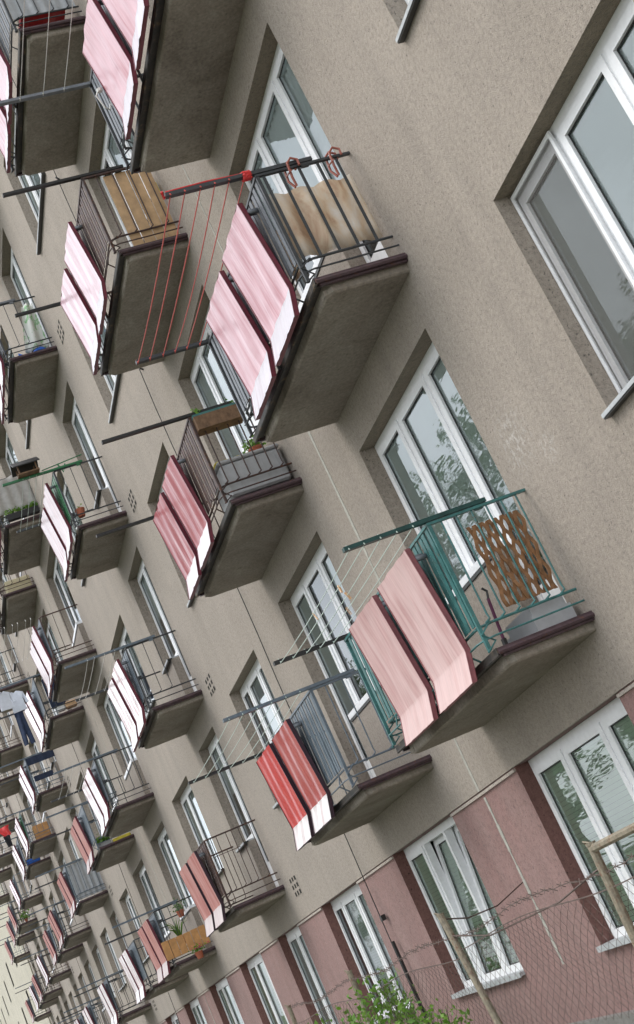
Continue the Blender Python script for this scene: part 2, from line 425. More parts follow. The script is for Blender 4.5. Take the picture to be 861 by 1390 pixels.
for i in range(0, len(xs), 2): mb = MB(); mb.box(xs[i] + .01, xs[i + 1] - .01, -.02, -.004, ZLIP - .035, ZLIP - .012); bl(mb.build('ledge', M['ledge'], house))
mb = MB(); mb.box(XN, XF, YB, .04, GZ - .2, -2.35); bl(mb.build('plinth', M['plinth'], house))
mb = MB(); mb.box(XN - .3, XF + .2, YB - .3, .45, ZTOP, ZTOP + .22); mb.box(XN - .1, XF + .1, YB, .2, ZTOP + .22, ZTOP + .5); bl(mb.build('roof', M['plinth'], house))

# ------------------------------------------------------------------ windows
def ring(mb, x0, x1, z0, z1, w, y0, y1, sh=None):
    if sh is None:
        mb.box(x0, x0 + w, y0, y1, z0, z1); mb.box(x1 - w, x1, y0, y1, z0, z1)
        mb.box(x0 + w, x1 - w, y0, y1, z0, z0 + w); mb.box(x0 + w, x1 - w, y0, y1, z1 - w, z1)
    else:
        t = MB(); ring(t, x0, x1, z0, z1, w, y0, y1)
        mb.add([(x, y + sh * (z - z0), z) for x, y, z in t.v], t.f)
def window_meshes(x0, x1, div, door, zs_, zf, zt, style, screen=False, tilt=False):
    """all coordinates local to x0, zs_-base; returns frame, glass, blind, extra"""
    ed = [0] + [d - x0 for d in div] + [x1 - x0]
    fr, gl, bd = MB(), MB(), MB()
    W = x1 - x0; Y = -.145
    fw = .05
    # fixed frame
    fr.box(0, W, Y - .07, Y, zt - .075, zt - .001)
    nb = zf if door == 0 else zs_; fb = zf if door is not None and door != 0 else zs_
    fr.box(.001, fw, Y - .07, Y, nb, zt - .075); fr.box(W - fw, W - .001, Y - .07, Y, fb, zt - .075)
    for i, e in enumerate(ed[1:-1]):
        zb = zf if (door == 0 and i == 0) or (door is not None and door > 0 and i == len(ed) - 3) else zs_
        fr.box(e - .028, e + .028, Y - .07, Y + .004, zb, zt - .075)
    for i in range(len(ed) - 1):
        a, c = ed[i], ed[i + 1]; zb = zf if door == i else zs_
        a += fw if i == 0 else .028; c -= fw if i == len(ed) - 2 else .028
        fr.box(a, c, Y - .07, Y - .002, zb, zb + .045)
        sh = None
        if tilt and i < 2: sh = -.085
        ring(fr, a - .008, c + .008, zb + .03, zt - .07, .062, Y - .055, Y + .016, sh)
        if door == i: fr.box(a + .05, c - .05, Y - .04, Y + .005, zb + .09, zb + .42)
        g0, g1, h0, h1 = a + .05, c - .05, zb + .09, zt - .13
        gk = MB(); ring(gk, g0 + .002, g1 - .002, h0 + .002, h1 - .002, .009, Y - .0115, Y - .005)
        fr.add([(x, y + (sh or 0) * (z - zb), z) for x, y, z in gk.v], gk.f, 1)
        s = sh or 0
        def yy(z, base): return base + s * (z - zb)
        gl.add([(g1, yy(h0, Y - .012), h0), (g0, yy(h0, Y - .012), h0), (g0, yy(h1, Y - .012), h1), (g1, yy(h1, Y - .012), h1)], [(0, 1, 2, 3)])
        # venetian slats behind the glass
        drop = style.get('drop', (1, 1, 1))[i % 3]
        if drop > 0:
            if style['kind'] == 'slat':
                pitch = style['pitch']; z = h1
                while z > h1 - (h1 - h0) * drop:
                    y = yy(z, Y - .022)
                    bd.quad((g0, y, z), (g1, y, z), (g1, y - pitch * .30, z - pitch * .93), (g0, y - pitch * .30, z - pitch * .93)); z -= pitch
            else:
                n = 24; zz = h1 - (h1 - h0) * drop
                bd.sheet(lambda u, v: (g0 + (g1 - g0) * u, Y - .05 + .014 * math.sin(u * 38) , zz + (h1 - zz) * v), n, 1)
    if screen:
        a, c = ed[-2], ed[-1]
        ring(fr, a + .01, c - .005, zs_ + .01, zt - .02, .028, Y + .02, Y + .035)
    return fr, gl, bd
cacheW = {}
def window(kind, k, x0, x1, div, door, r, rnd):
    ground = r < 0
    if ground:
        zs_, zf, zt = -1.88, -1.88, ZLIP; dr = None
        if kind == 'C': st = ('slat', .03, (1, 1, 1), 'blind')
        else: st = ('slat', .038, (1, 1, 1), 'blindgreen')
        if kind == 'W': st = ('slat', .03, (1, 1, .0), 'blind')
    else:
        zb = r * H; zs_, zf, zt, dr = SILL, .13, 2.48, door
        if kind == 'A' and r == 0: st = ('slat', .026, (1, 1, 1), 'blind')
        elif kind == 'B' and r == 0: st = ('slat', .026, (.3, .0, 1), 'blind')
        elif kind == 'W' and r == 0: st = ('curtain', 0, (.78, .72, .0), 'curtain')
        elif kind == 'A' and r == 1: st = ('curtain', 0, (.72, .72, .72), 'curtain')
        elif kind == 'A' and r == 2: st = ('curtain', 0, (.0, .35, .0), 'curtain')
        elif kind == 'D' and k == -1: st = ('slat', .028, (1, 1, 1), 'blind')
        else: st = rnd.choice([('slat', .03, (1, .8, 1), 'blind'), ('slat', .03, (.5, 1, 1), 'blind'), ('curtain', 0, (1, .9, .9), 'curtain'), ('curtain', 0, (.5, .5, 0), 'curtain')])
    tilt = ground and kind == 'B' and k == 0
    screen = kind == 'D' and k == -1 and r == 0
    key = (kind, dr, ground, st, tilt, screen)
    if key not in cacheW:
        o = 0
        fr, gl, bd = window_meshes(x0, x1, div, dr, zs_, zf, zt, dict(kind=st[0], pitch=st[1], drop=st[2]), screen, tilt)
        cacheW[key] = (fr.mesh('window_frame', [M['pvc'], M['black']]), gl.mesh('glass', M['glass']), bd.mesh('blind', M[st[3]]) if bd.v else None)
    fm, gm, bm = cacheW[key]
    base = HO + Vector((x0, 0, 0 if ground else r * H))
    name = 'balcony_door' if dr is not None else 'window'
    w = link(name, fm, house, base)
    link('glass', gm, w)
    if bm: link('blind' if st[0] == 'slat' else 'curtain', bm, w)
    W = x1 - x0
    # sill
    a, c = 0, W
    if dr is not None:
        if dr == 0: a = div[0] - x0
        else: c = div[-1] - x0
    sk = ('sill', kind, ground)
    if sk not in cacheW:
        s = MB()
        if ground:
            s.box(a + .004, c - .004, -.145, .02, zs_ - .004, zs_ + .03); s.box(a + .004, c - .004, .02, .026, zs_ - .012, zs_ + .03); mats = [M['silllight']]
        elif kind in 'AB':
            s.box(a + .004, c - .004, -.15, .012, SILL - .004, SILL + .05, 0); s.box(a + .01, c - .01, -.01, .010, SILL - .03, SILL - .005, 1); mats = [M['pvc'], M['sillmetal']]
        else:
            s.box(a - .012, c + .012, -.02, .052, SILL - .008, SILL + .012, 1); s.box(a - .012, c + .012, .052, .056, SILL - .012, SILL + .014, 0)
            s.box(a + .004, c - .004, -.15, -.021, SILL + .0005, SILL + .020, 0); s.box(a - .010, c + .010, .006, .050, SILL - .022, SILL - .009, 1)
            mats = [M['silllight'], M['sillmetal']]
        cacheW[sk] = s.mesh('sill', mats)
    link('sill', cacheW[sk], w)
    if screen:
        e = div[-1] - x0; s = MB()
        s.quad((e + .03, -.115, zs_ + .03), (W - .03, -.115, zs_ + .03), (W - .03, -.115, zt - .04), (e + .03, -.115, zt - .04)); s.build('insect_screen', M['screen'], w)
    return w
rnd = random.Random(3)
for bay in BAYS:
    for r in (-1, 0, 1, 2, 3, 4):
        if bay[1] == -1 and bay[0] in 'ABWC' : continue
        window(*bay, r, rnd)

# vents, cables, joints
vm = MB(); g = [0, .085, .14, .225, .28, .365]; gz = [0, .055, .09, .145, .18, .235]
vm.add([(x, .004, z) for z in gz for x in g], [(b * 6 + a + 1, b * 6 + a, b * 6 + a + 6, b * 6 + a + 7) for b in range(5) for a in range(5)])
vm.mi = [1 if (a % 2 == 0 and b % 2 == 0) else 0 for b in range(5) for a in range(5)]
vmesh = vm.mesh('vent_grille', [M['wall'], M['hole']])
for k in range(0, 4):
    for r in (0, 1, 2, 3):
        link('vent_grille', vmesh, house, HO + Vector((10.18 + k * L, 0, r * H - .12)))
for k, x in ((0, 7.2), (1, 7.2 + L), (2, 7.2 + 2 * L)):
    c = MB(); rr = random.Random(k); pts = []
    for i in range(30):
        z = ZTOP - i * (ZTOP + 1.2) / 29; pts.append((x + .05 * math.sin(i * .5 + k) * (1 if z > 2 else .3) + .02 * rr.uniform(-1, 1), .035, z))
    c.tube(pts, .006, 5)
    for z in (9.0, 6.1, 3.4, .6): c.tube([(x + .02, -.02, z), (x - .03, .05, z + .02)], .012, 5)
    c.tube([(x - .02, .035, -1.15), (x - .04, .04, -1.6), (x - .03, .04, GZ)], .022, 6); c.box(x - .05, x + .02, 0, .05, -.92, -.86)
    bl(c.build('lightning_cable', M['black'], house))
    c = MB()
    for (xx, z0, z1) in ((3.12 + k * L, -.40, ZTOP),):
        z = z0; 
        while z < z1:
            zz = min(z + .16, z1); a = .013 * rr.uniform(.5, 1.3) + (.012 if z < 3 else 0)
            c.box(xx - a, xx + a * rr.uniform(.5, 1), -.001, .004, z, zz - .001); z = zz
        z = -1.9
        while z < -.46:
            a = .018 * rr.uniform(.5, 1.5); c.box(xx - a, xx + a, -.022, -.017, z, z + .119); z += .12
    bl(c.build('joint_filler', M['joint'], house))

# ------------------------------------------------------------------ balconies
SL = .66
def slab_mesh(W):
    mb = MB(); z0, z1 = 0, .088; b = .012
    vs = []
    for (x0, x1, y1, z) in ((b, W - b, SL - b, z0), (0, W, SL, z0 + b), (0, W, SL, z1)):
        vs += [(x0, 0, z), (x0, y1 - .05, z), (x0 + .05, y1, z), (x1 - .05, y1, z), (x1, y1 - .05, z), (x1, 0, z)]
    fs = [(0, 1, 2, 3, 4, 5)]
    for l in range(2):
        for i in range(5): fs.append((l * 6 + i + 1, l * 6 + i, l * 6 + 6 + i, l * 6 + 7 + i))
    mb.add(vs, fs)
    mb.add([(0, 0, z1), (0, SL, z1), (W, SL, z1), (W, 0, z1)], [(0, 3, 2, 1)])
    # chipped corner lumps
    for x in (.03, W - .13): mb.box(x, x + .10, SL - .035, SL + .004, .012, .05)
    return mb.mesh('balcony_slab', M['soffit'])
def trim_mesh(W):
    mb = MB(); e = .055; D = .725
    for (x0, x1, y0, y1) in ((-e, -.002, 0, D), (W + .002, W + e, 0, D)):
        mb.box(x0, x1, y0, y1, .092, .122, 0)
        xx = x0 if x0 < 0 else x1
        mb.tube([(xx, 0, .092), (xx, y1, .092)], .017, 6, 0)
        mb.box(min(x0, x1) + .012, max(x0, x1) - .012, y0, y1 - .03, .060, .0915, 0)
    mb.box(-.0015, W + .0015, .0, D, .0925, .122, 0)
    mb.box(-e, W + e, D, D + .008, .075, .124, 1); mb.tube([(-e, D + .002, .075), (W + e, D + .002, .075)], .010, 6, 1)
    mb.box(0, W, SL + .004, D - .004, .078, .0915, 1)
    return mb.mesh('drip_trim', [M['trim'], M['edge']])
def handrail_mesh(W, flat=True):
    mb = MB(); z = 1.05; D = .75; r = .013
    if flat:
        mb.box(-.015, .015, -.03, D + .015, z - .009, z + .009); mb.box(W - .015, W + .015, -.03, D + .015, z - .009, z + .009)
        mb.box(.015, W - .015, D - .015, D + .015, z - .009, z + .009)
    else: mb.tube([(0, -.03, z), (0, D - .04, z), (.03, D, z), (W - .03, D, z), (W, D - .04, z), (W, -.03, z)], .012, 6)
    return mb.mesh('handrail', RM)
def rails(W):
    mb = MB()
    def loop(z, e, D, r): mb.tube([(-e, -.03, z), (-e, D - .10, z), (-e + .03, D - .03, z), (.08, D, z), (W - .08, D, z), (W + e - .03, D - .03, z), (W + e, D - .10, z), (W + e, -.03, z)], r, 6)
    loop(.30, 0, .74, .010); loop(.205, .03, .78, .007)
    for x in (.0, W):
        mb.box(x - .012, x + .012, .735, .76, .13, 1.04)
        s = -1 if x == 0 else 1
        mb.tube([(x, .66, .31), (x + s * .02, .76, .24), (x, .68, .18), (x + s * .02, .77, .12)], .008, 5)
    for x in (W * .5,): mb.box(x - .012, x + .012, .735, .75, .10, 1.04)
    for x in (.3, W - .3): mb.tube([(x, .74, .30), (x, .775, .2), (x, .70, .125)], .008, 5)
    return mb.mesh('bottom_rails', RM)
def side_bars(x, style):
    mb = MB(); ys = style['ys']; r = style['r']
    for i, y in enumerate(ys):
        if style.get('flat'): mb.box(x - .004, x + .004, y - .011, y + .011, .30, 1.045)
        else:
            s = -1 if x == 0 else 1
            mb.tube([(x, y, 1.045), (x, y - .01 * 0, 1.02), (x, y, .36), (x + s * .012, y, .325), (x, y + .035, .305)], r, 5)
    if style.get('mid'):
        mb.tube([(x, .32, .80), (x, .72, .80)], r, 4)
    return mb.mesh('side_bars', RM)
def front_slats(W, wide=.05, pitch=.078, m=None):
    mb = MB(); x = .035; i = 0
    while x + wide < W - .02:
        mb.box(x, x + wide, .748 + .004 * (i % 2), .756 + .004 * (i % 2), .315, 1.036); x += pitch; i += 1
    return mb.mesh('front_slats', m or RM)
def panel_mesh(w, seed, pm, side):
    rr = random.Random(seed); mb = MB()
    prof = [(.86, .885), (.99, .885), (.30, .815), (.225, .812), (.20, .815), (.02, .865)]
    zz = [1.0, .90, .75, .60, .45, .32, .235, .215, .16, .08, .015]
    def yp(z):
        if z > .225: return .812 + (z - .225) / .775 * .075
        return .812 + (.225 - z) / .21 * .052
    nu = 20; ph = rr.uniform(0, 6)
    def fn(u, v):
        z = zz[min(int(round(v * (len(zz) - 1))), len(zz) - 1)]
        ed = math.sin(math.pi * min(max(u, 0), 1)) ** .5 if 0 < u < 1 else 0
        y = yp(z) + ed * (.0045 * math.sin(u * 19 + ph + z * 1.5) + .004 * math.sin(u * 7 + z * 9 + ph)) + .0015 * math.sin(z * 6 + ph)
        if z < .22: y += ed * .004 * math.sin(u * 34 + ph)
        return (u * w, y, z)
    mb.sheet(fn, nu, len(zz) - 1, 0)
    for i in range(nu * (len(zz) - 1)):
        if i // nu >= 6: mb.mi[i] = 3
    # flanges: sides, top and bottom, and a flat back
    t = .04
    for x in (0, w):
        for i in range(len(zz) - 1):
            a, b_ = zz[i], zz[i + 1]; e = -.001 if x == 0 else .001
            ya, yb = yp(a) + .004, yp(b_) + .004
            mb.quad((x + e, ya, a), (x + e, yb, b_), (x + e, yb - t, b_), (x + e, ya - t, a), 1)
            mb.quad((x + e * 12, ya, a), (x + e * 12, yb, b_), (x + e, yb, b_), (x + e, ya, a), 1)
    for i in range(len(zz) - 1): mb.quad((0, yp(zz[i]) - t, zz[i]), (w, yp(zz[i]) - t, zz[i]), (w, yp(zz[i + 1]) - t, zz[i + 1]), (0, yp(zz[i + 1]) - t, zz[i + 1]), 1)
    for z in (zz[0], zz[-1]): mb.quad((0, yp(z), z), (w, yp(z), z), (w, yp(z) - t, z), (0, yp(z) - t, z), 1)
    for x in (.06, w - .10): mb.box(x, x + .04, .76, .85, .93, .955, 2)
    mb.box(.0, .03, .76, .84, .90, .93, 2)
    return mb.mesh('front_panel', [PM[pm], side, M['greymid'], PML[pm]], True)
def arm_mesh(x, y1, m, th=.022):
    mb = MB(); mb.box(x - th, x + th, .30, y1, 1.064, 1.064 + th * 1.3); mb.box(x - th * .6, x + th * .6, .34, .40, 1.03, 1.064); return mb.mesh('line_arm', m)

BAL = {}
# spec: row, column(0 A,1 B,2 C), k -> dict
S_ROUND = dict(ys=[.08, .195, .31, .425, .54, .655], r=.0075)
S_WIDE = dict(ys=[.1, .27, .44, .61], r=.007)
S_FLAT = dict(ys=[.12, .27, .42, .57, .70], flat=True, r=.01)
S_THIN = dict(ys=[.34, .50, .66], r=.0055)
S_ORN = dict(ys=[.10, .26, .36, .44, .58, .66], r=.0055, mid=True)
spec = {
 (0, 0, 0): dict(rm='teal', pm='dusty', side='panelsidepink', sm='teal', bars=S_ROUND, arms=(1.36, 1.38), am=('tealdark', 'black')),
 (1, 0, 0): dict(rm='greydark', pm='pink', side='panelside', sm='greymid', bars=S_FLAT, arms=(1.44, 1.42), am=('greydark', 'greydark')),
 (2, 0, 0): dict(rm='greydark', pm='pink', side='panelside', sm='greymid', bars=S_FLAT, arms=(1.44, 1.75), am=('greydark', 'greymid')),
 (0, 1, 0): dict(rm='greyblue', pm='red', pm2='redpale', side='panelsidedark', sm='greyblue', bars=S_WIDE, arms=(1.59, 1.59), am=('greyblue', 'black')),
 (1, 1, 0): dict(rm='brown', pm='maroon', side='panelside', sm='slatbrown', bars=S_ROUND, arms=(1.62, 1.5), am=('black', 'black')),
 (2, 1, 0): dict(rm='brown', pm='palepink', side='panelside', sm='slatbrown', bars=S_WIDE, arms=(1.57, 1.4), am=('black', 'black')),
 (3, 1, 0): dict(rm='greydark', pm='palepink', side='panelside', sm='greymid', bars=S_WIDE, arms=(1.2, 1.2), am=('greymid', 'greymid')),
 (0, 2, 0): dict(rm='brown', pm='brick', side='panelsidedark', sm='slatbrown', bars=S_ORN, arms=(0, 0), thin=True),
 (1, 2, 0): dict(rm='greydark', pm='streak', side='panelside', sm='greyblue', bars=S_THIN, arms=(1.62, 1.35), am=('greyblue', 'greydark')),
 (2, 2, 0): dict(rm='greydark', pm='white', side='panelside', sm='green', bars=S_THIN, arms=(1.5, 1.25), am=('green', 'greydark')),
 (3, 2, 0): dict(rm='greydark', pm='white', side='panelside', sm='greymid', bars=S_THIN, arms=(1.2, 1.2), am=('greymid', 'black')),
}
cols = (B0, B1, B2); Wd = (2.43, 2.43, 1.97)
opt = random.Random(11)
meshc = {}
balconies = {}
def cached(key, fn):
    if key not in meshc: meshc[key] = fn()
    return meshc[key]
far_pm = {(1, 0, 1): 'streak', (1, 1, 1): 'brick', (1, 2, 1): 'brick', (2, 0, 1): 'white', (2, 1, 1): 'streak', (2, 2, 1): 'white', (1, 0, 2): 'brick', (1, 1, 2): 'brick',
          (0, 0, 1): 'brick', (2, 0, 2): 'white', (2, 1, 2): 'white', (2, 2, 2): 'palepink', (2, 0, 3): 'brick', (2, 1, 3): 'brick'}
far_sm = {(2, 0, 2): 'green', (0, 0, 1): 'greyblue'}
for k in range(0, 4):
    for r in ROWS:
        for c in range(3):
            if (r, c, k) in ((3, 0, 0), (4, 0, 0)) or (r == 4 and k > 2): continue
            x = cols[c] + k * L; W = Wd[c]
            s = spec.get((r, c, k))
            if s is None:
                s = dict(rm=opt.choice(['greydark', 'greydark', 'greyblue', 'brown']), pm=far_pm.get((r, c, k), opt.choice(['streak', 'white', 'brick', 'palepink'])), side='panelside',
                         sm=far_sm.get((r, c, k), 'greyblue'), bars=opt.choice([S_WIDE, S_THIN]), arms=(1.5, 1.45) if opt.random() < .8 else (0, 0), am=('greyblue', 'greydark'))
            RM = M[s['rm']]; rm = s['rm']
            b = link('balcony', cached(('slab', W), lambda: slab_mesh(W)), house, HO + Vector((x, 0, r * H)))
            balconies[(r, c, k)] = b
            link('drip_trim', cached(('trim', W), lambda: trim_mesh(W)), b)
            thin = s.get('thin', False) or s['bars'] is S_THIN
            link('handrail', cached(('hr', W, rm, thin), lambda: handrail_mesh(W, not thin)), b)
            link('bottom_rails', cached(('br', W, rm), lambda: rails(W)), b)
            for xx in (0, W):
                link('side_bars', cached(('sb', xx, rm, id(s['bars'])), lambda: side_bars(xx, s['bars'])), b)
            link('front_slats', cached(('fs', W, s['sm']), lambda: front_slats(W, m=M[s['sm']])), b)
            mirrored = c == 1
            w = .74
            xs_ = (W - .14 - 2 * w - .17, W - .14 - w) if mirrored else (.21, .21 + w + .17)
            for i, px in enumerate(xs_):
                pm = s['pm']
                if s.get('pm2') and i == 0: pm = s['pm2']
                key = ('pan', pm, s['side'], (r * 7 + c * 3 + k + i * 5) % 6)
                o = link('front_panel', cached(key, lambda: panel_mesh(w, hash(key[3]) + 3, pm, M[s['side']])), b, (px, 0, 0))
                if (r, c, k) == (0, 1, 0): o['label'] = 'bright red front panel' if i else 'faded red front panel with pale streaks'
            if s['arms'][0]: link('line_arm', cached(('arm', 0, s['arms'][0], s['am'][0]), lambda: arm_mesh(0, s['arms'][0], M[s['am'][0]])), b)
            if s['arms'][1]: link('line_arm', cached(('arm', W, s['arms'][1], s['am'][1]), lambda: arm_mesh(W, s['arms'][1], M[s['am'][1]])), b)
def bp_(r, c, k=0): return Vector((cols[c] + k * L, 0, r * H))

# ------------------------------------------------------------------ things on the balconies
def thing(name, mb, mats, loc, label, cat, group=None, smooth=False):
    o = mb.build(name, mats, None, loc, smooth); tag(o, label, cat, group); return o
def lines(r, c, k, ys, m, label, sag=.02, rad=.0035):
    W = Wd[c]; mb = MB()
    for y in ys:
        sg = sag * random.uniform(.5, 1.5)
        mb.tube([(t * W, y, 1.062 - sg * 4 * t * (1 - t)) for t in (0, .2, .4, .6, .8, 1)], rad, 5)
        for x in (0, W): mb.tube([(x - .03, y, 1.06), (x, y, 1.10), (x + .03, y, 1.06), (x, y, 1.045), (x - .03, y, 1.06)], rad * 1.3, 5)
    return thing('washing_line', mb, m, bp_(r, c, k), label, 'washing line')
lines(0, 0, 0, [.86, .98, 1.10, 1.22, 1.33], M['paleline'], 'pale green washing line strung across the teal balcony with the dusty pink panels')
lines(0, 1, 0, [.85, .99, 1.13, 1.27, 1.41, 1.54], M['paleline'], 'pale green washing line strung in front of the bright red balcony panels')
lines(1, 0, 0, [.84, .96, 1.07, 1.18, 1.30, 1.41], M['redline'], 'red washing line strung below the balcony with the tan corrugated sheet', .03, .0045)
lines(2, 0, 0, [1.01, 1.21, 1.43], M['whiteline'], 'white three-strand washing line under the topmost slab at upper left', .03)
lines(2, 2, 0, [.9, 1.0, 1.1, 1.2], M['paleline'], 'pale washing line on the balcony with green slats and the bird house', .02)
lines(1, 2, 0, [.9, 1.05, 1.2, 1.3], M['whiteline'], 'thin white washing line on the balcony with white panels streaked red', .02)
lines(2, 0, 1, [.9, 1.0, 1.15, 1.25, 1.4], M['whiteline'], 'white washing line before the dark soffit above the tan cushion balcony', .02)
lines(1, 0, 1, [.9, 1.0, 1.15, 1.3], M['whiteline'], 'washing line on the balcony below the hanging trousers', .02)
# clothes pegs on the lowest lines
for i, (x, y, rz) in enumerate(((.75, 1.22, .4), (1.0, 1.10, 2.2), (1.25, 1.30, 1.1), (1.45, .98, 2.8))):
    mb = MB()
    for s in (-1, 1): mb.box(-.006, .006, s * .007 - .004, s * .007 + .004, -.055, .03)
    mb.tube([(0, -.011, .005), (0, .011, .005)], .006, 5)
    o = thing('clothes_peg', mb, M['orangepeg'], bp_(0, 0) + Vector((x, y, 1.045)), 'small orange clothes peg clipped to the pale green line beside the dusty pink panels', 'clothes peg', 'orange clothes pegs on the lowest washing line')
    o.rotation_euler = (.2, .3, rz); o.scale = (.75, .75, .75)
# woven trellis
mb = MB(); n = 15
for i in range(n):
    ph = math.pi * (i % 2)
    def fn(u, v, i=i, ph=ph):
        z = .36 + .59 * v; y = .09 + .40 * (i + .5) / n + .0125 * math.sin(z * 34 + ph)
        return (.035 + .008 * math.cos(z * 34 + ph + i), y + (u - .5) * .027, z)
    mb.sheet(fn, 1, 26, 0, (.006, 0, 0))
thing('trellis', mb, M['darkwood'], bp_(0, 0), 'brown woven wooden lattice screen tied behind the teal railing bars', 'trellis')
mb = MB(); mb.tube([(0, 0, 0), (.0, -.03, .28)], .012, 6, 0); mb.tube([(0, .004, -.05), (0, 0, 0)], .02, 6, 1); mb.tube([(0, -.03, .28), (0, -.045, .33), (0, -.02, .36)], .009, 5, 1)
thing('umbrella', mb, [M['purple'], M['black']], bp_(0, 0) + Vector((.06, .60, .18)), 'folded purple umbrella with black tip leaning inside the teal balcony railing', 'umbrella')
mb = MB(); mb.box(0, .5, 0, .3, 0, .12); mb.box(.02, .48, .02, .28, .12, .2)
thing('crate', mb, M['chest'], bp_(0, 0) + Vector((.06, .05, .125)), 'pale plastic crate on the teal balcony floor below the lattice', 'crate')
# corrugated fibreglass on the middle balcony
mb = MB()
mb.sheet(lambda u, v: (.035 + .024 * math.sin(u * 19), .05 + .66 * u, .34 + (.55 + .018 * math.sin(u * 19 + 1)) * v), 40, 4, 0, (.003, 0, 0))
thing('corrugated_sheet', mb, M['fibre'], bp_(1, 0), 'stained tan corrugated plastic sheet behind the side bars of the pink panelled balcony', 'screen', smooth=True)
mb = MB(); mb.sheet(lambda u, v: (.03 + .34 * u, .72 - .05 * u, .32 + (.48 - .1 * u) * v + .01 * math.sin(u * 9)), 8, 4, 0, (0, -.004, 0))
thing('board', mb, M['fibre'], bp_(1, 0), 'loose tan board folded into the corner behind the grey front slats', 'board')
for i, y in enumerate((.13, .47)):
    mb = MB()
    for s in (-.045, .045):
        mb.tube([(s * .6 - .02, -.03, -.02), (s * .6 - .02, -.035, .03), (s * .6, 0, .06), (s * .6 + .025, .03, .03), (s * .6 + .03, .04, -.09), (s * .2 + .02, .03, -.16)], .010, 5)
    mb.tube([(-.03, .045, -.05), (.05, .045, -.05)], .006, 5)
    o = thing('plant_hook', mb, M['hook'], bp_(1, 0) + Vector((-.01, y, 1.05)), ('reddish brown plastic hook hung on the dark handrail, the one nearer the wall' if i == 0 else 'reddish brown plastic hook hung on the dark handrail, the one farther from the wall'), 'hook', 'plant pot hooks on the dark handrail')
    o.rotation_euler = (0, 0, R(20))
mb = MB(); rr = random.Random(2)
for i in range(9):
    a = i * .7; mb.tube([(math.cos(a + t) * .028, math.sin(t * 2 + a) * .03, math.sin(a + t) * .028) for t in [j * .7 for j in range(7)]], .011, 5)
mb.tube([(.01, .03, .03), (0, .3, .035), (0, .61, .03)], .008, 5); mb.tube([(0, .58, .03), (.02, .63, .0), (-.02, .64, .03)], .012, 5)
thing('tape_bundle', mb, M['redplastic'], bp_(1, 0) + Vector((0, .82, 1.075)), 'red tape wound around the dark line arm above the red washing line', 'tape')
# row 1, column B: chest, cushion, planter
mb = MB(); mb.bevbox(.05, .52, .03, .66, .18, .52, .02)
for i in range(4): mb.box(.045, .052, .10 + i * .14, .11 + i * .14, .2, .5)
ch = thing('storage_chest', mb, [M['chest']], bp_(1, 1), 'light grey plastic storage chest standing inside the rusty brown railing', 'chest')
lid = MB(); lid.bevbox(.04, .53, .02, .67, .525, .56, .012); lid.build('lid', M['chest'], ch)
mb = MB(); mb.sheet(lambda u, v: (.1 + .3 * u, .30 + .34 * v, .578 + .03 * math.sin(u * 3.14) + .006 * math.sin(v * 20)), 8, 8, 0, (0, 0, -.012))
thing('cloth', mb, M['yellowc'], bp_(1, 1), 'crumpled yellow cloth lying on the grey storage chest lid', 'cloth', smooth=True)
def plant(name, loc, n, spread, size, label, pot='terracotta', hgt=.16, leafm='leafbright', extra=None, group=None):
    e = empty(name, loc); tag(e, label, 'plant', group)
    mb = MB(); mb.lathe((0, 0, 0), [(.001, .0), (.05, 0), (.07, .10), (.075, .10), (.075, .12), (.066, .12), (.064, .10), (.001, .10)], 12); mb.build('pot', M[pot], e)
    mb = MB()
    mb.leaves(n, lambda: (random.gauss(0, spread), random.gauss(0, spread), .13 + abs(random.gauss(0, hgt * .6))), size); mb.build('leaves', M[leafm], e)
    if extra:
        mb = MB(); mb.leaves(n // 3, lambda: (random.gauss(0, spread), random.gauss(0, spread), .16 + abs(random.gauss(0, hgt * .6))), size * .8); mb.build('flowers', M[extra], e)
    return e
plant('potted_plant', bp_(1, 1) + Vector((.32, .16, .562)), 110, .06, .026, 'small leafy green plant in a pot standing on the grey storage chest', hgt=.08)
e = empty('planter_box', bp_(1, 1) + Vector((-.02, .25, .88))); tag(e, 'weathered wooden planter box with teal tray hung on the rusty brown railing', 'planter')
mb = MB(); mb.box(-.06, -.045, 0, .48, 0, .14); mb.box(.10, .115, 0, .48, 0, .14); mb.box(-.045, .10, 0, .015, 0, .14); mb.box(-.045, .10, .465, .48, 0, .14); mb.box(-.045, .10, .015, .465, 0, .015); mb.build('box', M['oldwood'], e)
mb = MB(); mb.box(-.05, .105, .0, .48, .142, .165); mb.build('tray', M['teal'], e)
mb = MB(); mb.leaves(60, lambda: (random.gauss(.03, .03), random.choice([.06, .08, .42, .40]) + random.gauss(0, .03), .18 + abs(random.gauss(0, .03))), .022); mb.build('leaves', M['leafbright'], e)
# R2: wooden boards
def boards(loc, y0, y1, z0, z1, n, m, label, x=.02, wave=0, shx=0):
    mb = MB(); w = (y1 - y0) / n
    for i in range(n):
        if wave: mb.sheet(lambda u, v: (x + wave * math.sin((u) * 6.28), y0 + w * (i + u), z0 + (z1 - z0) * v), 8, 1, 0, (.003, 0, 0))
        else: mb.bevbox(x, x + .016, y0 + w * i + .004, y0 + w * (i + 1) - .004, z0, z1 + random.uniform(-.01, .01), .003)
    return thing('board_screen', mb, M[m], loc, label, 'screen')
boards(bp_(2, 1), .04, .54, .16, 1.03, 4, 'wood', 'pale wooden board screen standing inside the rusty balcony railing under the red lines')
mb = MB(); mb.bevbox(0, .06, 0, .05, 0, .16, .01, 0); mb.tube([(.03, .025, .16), (.03, .025, .26)], .012, 6, 1); mb.tube([(.03, .025, -.55), (.03, .025, 0)], .014, 6, 1)
thing('broom', mb, [M['yellowc'], M['black']], bp_(2, 1) + Vector((.06, .02, .70)), 'yellow and black broom standing against the wall beside the pale wooden boards', 'broom')
